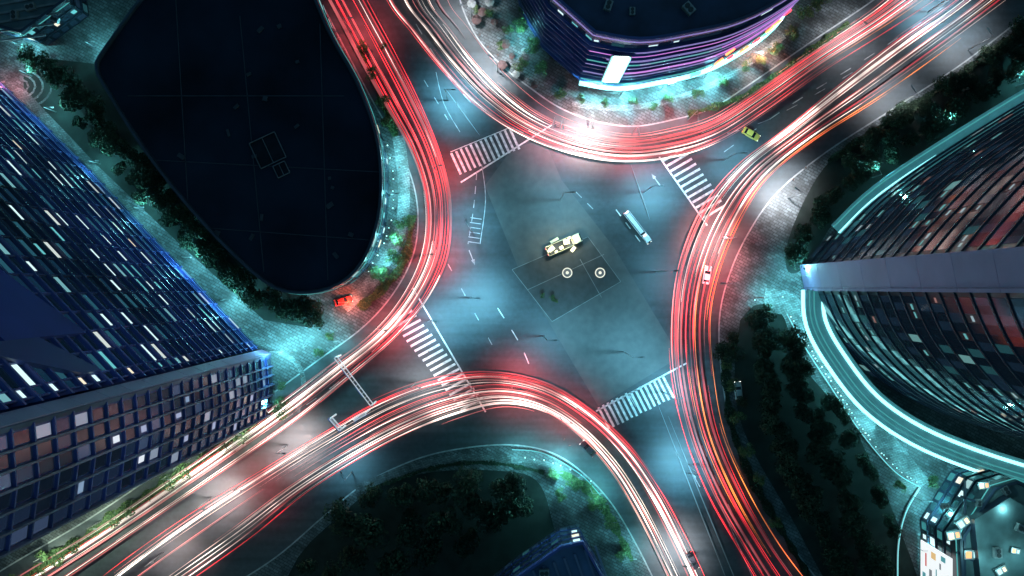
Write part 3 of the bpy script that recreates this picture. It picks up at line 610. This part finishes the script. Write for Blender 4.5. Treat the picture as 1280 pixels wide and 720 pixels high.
def bolls(pts,step):
    Wp=catmull(pts,12);acc=0;last=Wp[0]
    for p in Wp[1:]:
        acc+=math.dist(p,last);last=p
        if acc>step*U(0.7,1.3): acc=0; thing(('bollard_light',[('post',bp,I4),('lamp',bh,I4)]),P(p[0]+U(-1,1),p[1]+U(-1,1),0.15),0,U(0.6,1.0),label='small glowing white bollard light edging the path',category='bollard',group='glowing bollards along the paths')
bolls([(985,392),(1008,432),(1040,480),(1080,540),(1120,585),(1150,605)],5)
bolls([(484,172),(492,230),(486,290),(460,342)],10)
bolls([(640,568),(700,580),(745,604)],11)
bolls([(930,378),(955,372),(985,372)],9)
def rail(pts,w_,z,m,label):
    pp=[P(*p) for p in catmull(pts,6)]; e=empty('lit_railing',pp[0],label=label,category='railing')
    for pn,d0,d1,z0,z1,mm in (('rail',-0.06,0.06,0.95,1.05,METAL),('light_strip',-w_/2,w_/2,1.06,1.12,m),('kick_plate',-0.05,0.05,0.18,0.5,METAL)):
        o=obj_from(pn,band_me(pn,pp,d0,d1,z0,z1,mm),e); o.location=-pp[0]
RLT=emis('railing_glow',(0.25,0.8,0.85),0.9)
rail([(1148,608),(1130,640),(1121,680),(1120,730)],0.3,1,RLT,'teal lit railing curving along the path')
rail([(982,392),(1005,434),(1036,482),(1076,542),(1116,588),(1148,608)],0.2,1,RLT,'teal lit railing curving along the path')
rail([(640,561),(680,566),(725,592),(750,618)],0.15,1,TEALD,'teal lit railing curving along the park edge')
# ---------------------------------------------------------------- vehicles
def loft(name,secs,m,mats=None):
    V=[];F=[];n=len(secs[0])
    for s in secs: V+=s
    for k in range(len(secs)-1):
        for i in range(n): F.append([k*n+i,k*n+(i+1)%n,(k+1)*n+(i+1)%n,(k+1)*n+i])
    F.append(list(range(n-1,-1,-1)));F.append([(len(secs)-1)*n+i for i in range(n)])
    return fixn(mesh(name,V,F,[m]))
def sec(x,w,z0,z1): c=min(0.15,(z1-z0)*.3); return [(x,-w,z0),(x,w,z0),(x,w,z1-c),(x,w-c,z1),(x,-w+c,z1),(x,-w,z1-c)]
GL=mat('car_glass',(0.01,0.012,0.015),0.1,0.1); TY=mat('tyre',(0.02,0.02,0.02),0.8,0.1); HLm=emis('headlight_glow',(1,0.95,0.85),6); TLm=emis('taillight_glow',(1,0.05,0.03),4)
wheel=cyl_me('wheel',0.33,0.33,-0.11,0.11,TY,14); RX=Matrix.Rotation(math.pi/2,4,'X')
hl=boxes_me('headlight',[((0,0,0),(0.12,0.36,0.16),0)],[HLm]); tl=boxes_me('taillight',[((0,0,0),(0.1,0.34,0.16),0)],[TLm])
def car_proto(c,name='parked_car'):
    m=mat('car_paint_%s'%c[0],c[1],0.3,0.05,1)
    body=loft('body',[sec(-2.25,0.78,0.35,0.85),sec(-2.1,0.88,0.25,0.98),sec(-1.2,0.9,0.22,1.0),sec(0.9,0.9,0.22,0.95),sec(1.9,0.86,0.25,0.82),sec(2.25,0.74,0.35,0.7)],m)
    cab=loft('window',[sec(-1.75,0.68,0.9,1.0),sec(-1.2,0.7,0.9,1.38),sec(0.25,0.7,0.9,1.4),sec(1.05,0.7,0.88,0.98)],GL)
    rf=loft('roof',[sec(-1.22,0.62,1.36,1.42),sec(-0.5,0.66,1.38,1.47),sec(0.3,0.62,1.36,1.43)],m)
    parts=[('body',body,I4),('window',cab,I4),('roof',rf,I4)]
    for x in(-1.4,1.4):
        for y in(-0.82,0.82): parts.append(('wheel',wheel,T((x,y,0.33))@RX))
    for y in(-0.6,0.6): parts+= [('headlight',hl,T((2.2,y,0.6))),('taillight',tl,T((-2.22,y,0.72)))]
    return (name,parts)
cars={k:car_proto((k,c),'car') for k,c in dict(white=(0.7,0.7,0.7),silver=(0.4,0.42,0.44),yellow=(0.6,0.42,0.08),red=(0.5,0.03,0.03),dark=(0.03,0.03,0.04)).items()}
for x,y,a,k in [(883,344,80,'white'),(938,168,-30,'yellow'),(922,488,95,'silver'),(430,376,15,'red'),(865,700,-65,'dark'),(735,560,135,'dark')]:
    thing(cars[k],P(x,y,0.03 if not(k=='red' and x<500) else 0.16),math.radians(a),1.0,label={'white':'white car with headlights on driving round the bend','silver':'silver saloon car with lights on','yellow':'yellow taxi car with headlights on in the lane','red':'red car with glowing lights','dark':'dark saloon car with lights on'}[k],category='car',group='cars on the roads')
YL=mat('cream_paint',(0.7,0.66,0.45),0.5,0.15,1); FL=emis('flood_glow',(1,0.95,0.6),2.4)
def truck(x,y,a,c,label,lit=False,sc_=(1,1,1)):
    e=empty('truck',P(x,y,0.03),math.radians(a),label=label,category='truck'); e.scale=sc_
    obj_from('cab',loft('cab',[sec(2.6,1.1,0.5,2.4),sec(3.4,1.15,0.5,2.6),sec(4.4,1.1,0.5,2.2),sec(4.7,1.05,0.5,1.4)],c),e)
    obj_from('windscreen',boxes_me('windscreen',[((4.52,0,1.85),(0.3,1.9,0.6),0)],[GL]),e)
    obj_from('cargo_bed',boxes_me('cargo_bed',[((-1,0,0.95),(6.8,2.3,0.25),0,1),((-1,1.2,1.5),(6.8,0.12,0.9),0),((-1,-1.2,1.5),(6.8,0.12,0.9),0),((-4.4,0,1.5),(0.14,2.28,0.9),0),((2.3,0,1.6),(0.14,2.28,1.2),0)],[c,DARKM]),e)
    if lit:
        for q,s,r in (((-3.2,0.2,1.7),(1.6,1.1,0.9),0.3),((-0.8,-0.5,1.6),(0.9,0.8,0.8),0.1),((0.9,0.3,1.8),(1.4,1.2,0.9),-0.2),((-1.6,1.9,0.5),(2.2,0.7,0.7),0.1),((1.8,-2.0,0.4),(1.4,0.8,0.6),0.5)):
            obj_from('equipment_box',boxes_me('equipment_box',[(q,s,r)],[c if s[0]>1.4 else FL]),e)
        for q in ((-4.0,0,2.6),(2.9,0.5,2.9),(-2.4,-0.9,2.3),(1.9,0.9,2.4)):
            obj_from('floodlight',boxes_me('floodlight',[(q,(0.7,0.5,0.25),0.3),((q[0],q[1],q[2]-0.6),(0.08,0.08,1.0),0)],[FL]),e)
        for q in ((-3.0,0,5.0),(2.0,0,5.0)):
            ld=bpy.data.lights.new('work_light','POINT'); ld.energy=900; ld.color=(1,0.93,0.65); ld.shadow_soft_size=0.3
            o=bpy.data.objects.new('work_light',ld); col.objects.link(o); o.parent=e; o.location=q
            obj_from('light_mast',cyl_me('light_mast',0.05,0.04,1.0,4.7,METAL,6),e).location=(q[0],1.0,0)
    else:
        obj_from('load',boxes_me('load',[((-1.0,0,1.45),(5.6,1.5,0.7),0)],[c]),e)
        for q in (-4.2,2.6): obj_from('marker_light',boxes_me('marker_light',[((q,0.0,2.65 if q>0 else 2.0),(0.4,1.6,0.15),0)],[emis('marker_glow',(0.8,0.95,1),2)]),e)
    for wx in(-3.2,-2.2,3.6):
        for wy in(-1.05,1.05):
            o=obj_from('wheel',wheel,e); o.matrix_local=T((wx,wy,0.45))@RX@Matrix.Scale(1.35,4)
    for wy in(-0.8,0.8):
        o=obj_from('headlight',hl,e);o.location=(4.72,wy,0.8); o=obj_from('taillight',tl,e);o.location=(-4.5,wy,0.8)
truck(704,306,24,YL,'cream service truck with lit equipment on central median',True)
truck(796,284,-52,mat('white_truck_paint',(0.8,0.82,0.85),0.4,0.1,1),'slim white truck crossing the dark asphalt',False,(1.05,0.62,0.9))
def beacon(x,y,s,glow):
    e=empty('round_beacon',P(x,y,0.02),0,label='round white ringed beacon on the central median' ,category='beacon',group='round beacons on the median')
    obj_from('base',cyl_me('base',1.3*s,1.2*s,0,0.25,METAL,20),e); obj_from('ring',ring_me('ring',[Vector((1.15*s*math.cos(i*.314),1.15*s*math.sin(i*.314),0)) for i in range(20)],-0.12,0.12,0.26,0.4,glow),e)
    obj_from('lamp',cyl_me('lamp',0.4*s,0.3*s,0.26,0.9,glow,12),e)
GW=emis('beacon_glow',(1,0.97,0.8),1.0); beacon(709,341,1,GW);beacon(750,341,1,GW)
for x,y,r in ((690,372,1.0),(678,370,0.9),(695,376,0.7)): tree(x,y,r,True,'small round shrub tree on the median',group='median shrubs')
def gantry(a,b,label):
    A=P(*a);B=P(*b);d=B-A;L=d.length;rot=math.atan2(d.y,d.x)
    e=empty('sign_gantry',A,rot,label=label,category='sign gantry')
    for x in(0,L):
        o=obj_from('post',cyl_me('post',0.22,0.18,0,7,GLOWSTEEL,10),e);o.location=(x,0,0)
    bx=[((L/2,s,z),(L,0.12,0.12),0) for s in(-0.4,0.4) for z in(6.4,7.1)]
    bx+=[((L*k/12,0,z),(0.08,0.7,0.08),0) for k in range(13) for z in(6.25,7.25)]
    obj_from('truss',boxes_me('truss',bx,[GLOWSTEEL]),e)
    for x in(0.3,0.7):
        obj_from('sign_panel',boxes_me('sign_panel',[((L*x,-0.6,6.2),(3,0.12,2.0),0)],[mat('sign_blue',(0.03,0.1,0.35),0.5)]),e)
gantry((426,444),(470,502),'pale steel sign gantry with blue panels over the road')
gantry((420,518),(432,532),'short pale steel sign frame beside the lanes')
gantry((448,520),(462,512),'short pale steel sign frame beside the lanes')
cone=cyl_me('canopy',1.3,0.08,2.3,2.9,mat('parasol_white',(0.22,0.24,0.24),0.9,0.4,1.5),7); cone2=cyl_me('canopy',1.3,0.08,2.3,2.9,mat('parasol_dark',(0.07,0.04,0.04),0.9,0.4,1.5),7); pp=cyl_me('pole',0.05,0.04,0,2.4,METAL,6)
for i,(x,y) in enumerate([(590,8),(603,18),(596,28),(612,6),(632,58),(640,72),(655,66),(628,84),(618,30),(645,95),(668,108)]):
    wt=i%3==0
    thing(('parasol',[('canopy',cone if wt else cone2,I4),('pole',pp,I4)]),P(x,y,0.15),U(0,1),U(0.6,1.1),label='pale parasol on the paved plaza' if wt else 'dark red parasol on the paved plaza',category='parasol',group='parasols on the plaza')
def person_mesh():
    me=bpy.data.meshes.new('p'); J=[(0,0,.95),(0,0,1.2),(0,0,1.42),(0,0,1.52),(0.02,0,1.68),(0,.18,1.4),(.08,.24,1.15),(.2,.22,.95),(0,-.18,1.4),(-.08,-.24,1.15),(-.02,-.24,.92),(0,.1,.9),(.18,.1,.5),(.1,.1,.08),(.24,.1,.05),(0,-.1,.9),(-.05,-.1,.5),(-.28,-.1,.1),(-.16,-.1,.04)]
    E=[(0,1),(1,2),(2,3),(3,4),(2,5),(5,6),(6,7),(2,8),(8,9),(9,10),(0,11),(11,12),(12,13),(13,14),(0,15),(15,16),(16,17),(17,18)]
    rd=[.14,.14,.15,.06,.1,.07,.05,.035,.07,.05,.035,.09,.065,.045,.04,.09,.065,.045,.04]
    me.from_pydata(J,E,[]); o=bpy.data.objects.new('tmp',me); col.objects.link(o); o.modifiers.new('s','SKIN'); o.modifiers.new('d','SUBSURF').levels=1
    for i,v in enumerate(me.skin_vertices[0].data): v.radius=(rd[i],rd[i]); v.use_root=(i==0)
    dg=bpy.context.evaluated_depsgraph_get(); r=bpy.data.meshes.new_from_object(o.evaluated_get(dg)); bpy.data.objects.remove(o)
    return r
PM=person_mesh(); PM.name='body'; PM.materials.clear()
for m in (mat('trousers',(0.03,0.035,0.05),0.8,0.2,3),mat('jacket',(0.2,0.1,0.09),0.8,0.2,3),mat('skin',(0.4,0.25,0.18),0.6,0.1,3)): PM.materials.append(m)
for p in PM.polygons: p.material_index=0 if p.center.z<0.95 else (1 if p.center.z<1.5 else 2)
HM=cyl_me('hair',0.105,0.05,1.72,1.82,mat('hair',(0.01,0.01,0.01),0.6,0.1),10)
for x,y in [(372,452),(378,470),(366,440),(600,45),(610,60),(622,70),(648,50),(660,100),(250,606),(405,470),(705,548),(712,556),(780,112),(860,110),(500,210),(496,260),(640,590),(1005,210),(990,225),(935,385),(990,410),(820,500),(580,200),(536,440)]:
    thing(('person',[('body',PM,I4),('hair',HM,I4)]),P(x,y,0.1),U(0,6.28),1.0,label='walking person in dark jacket and trousers',category='person',group='pedestrians')
# ---------------------------------------------------------------- world, sun, camera
w=bpy.data.worlds.new('World'); sc.world=w; w.use_nodes=True; nt=w.node_tree; bg=nt.nodes['Background']
sk=nt.nodes.new('ShaderNodeTexSky'); sk.sky_type='NISHITA'; sk.sun_disc=False; sk.sun_elevation=math.radians(2); sk.sun_rotation=math.radians(120)
mx=nt.nodes.new('ShaderNodeMix'); mx.data_type='RGBA'; mx.blend_type='MULTIPLY'; mx.inputs['Factor'].default_value=1
nt.links.new(sk.outputs[0],mx.inputs[6]); mx.inputs[7].default_value=(0.26,0.78,1.0,1); nt.links.new(mx.outputs[2],bg.inputs['Color']); bg.inputs['Strength'].default_value=0.3
sl=bpy.data.lights.new('moon','SUN'); sl.energy=0.06; sl.angle=math.radians(3); sl.color=(0.6,0.8,1); so=bpy.data.objects.new('moon',sl); col.objects.link(so); so.rotation_euler=(math.radians(40),0,math.radians(120))
cd=bpy.data.cameras.new('camera'); co=bpy.data.objects.new('camera',cd); col.objects.link(co); co.location=(0,0,H); cd.sensor_width=36; cd.lens=36*H/256; cd.clip_end=3000; cd.clip_start=1; sc.camera=co
sc.view_settings.view_transform='Standard'; sc.view_settings.look='None'; sc.view_settings.exposure=0
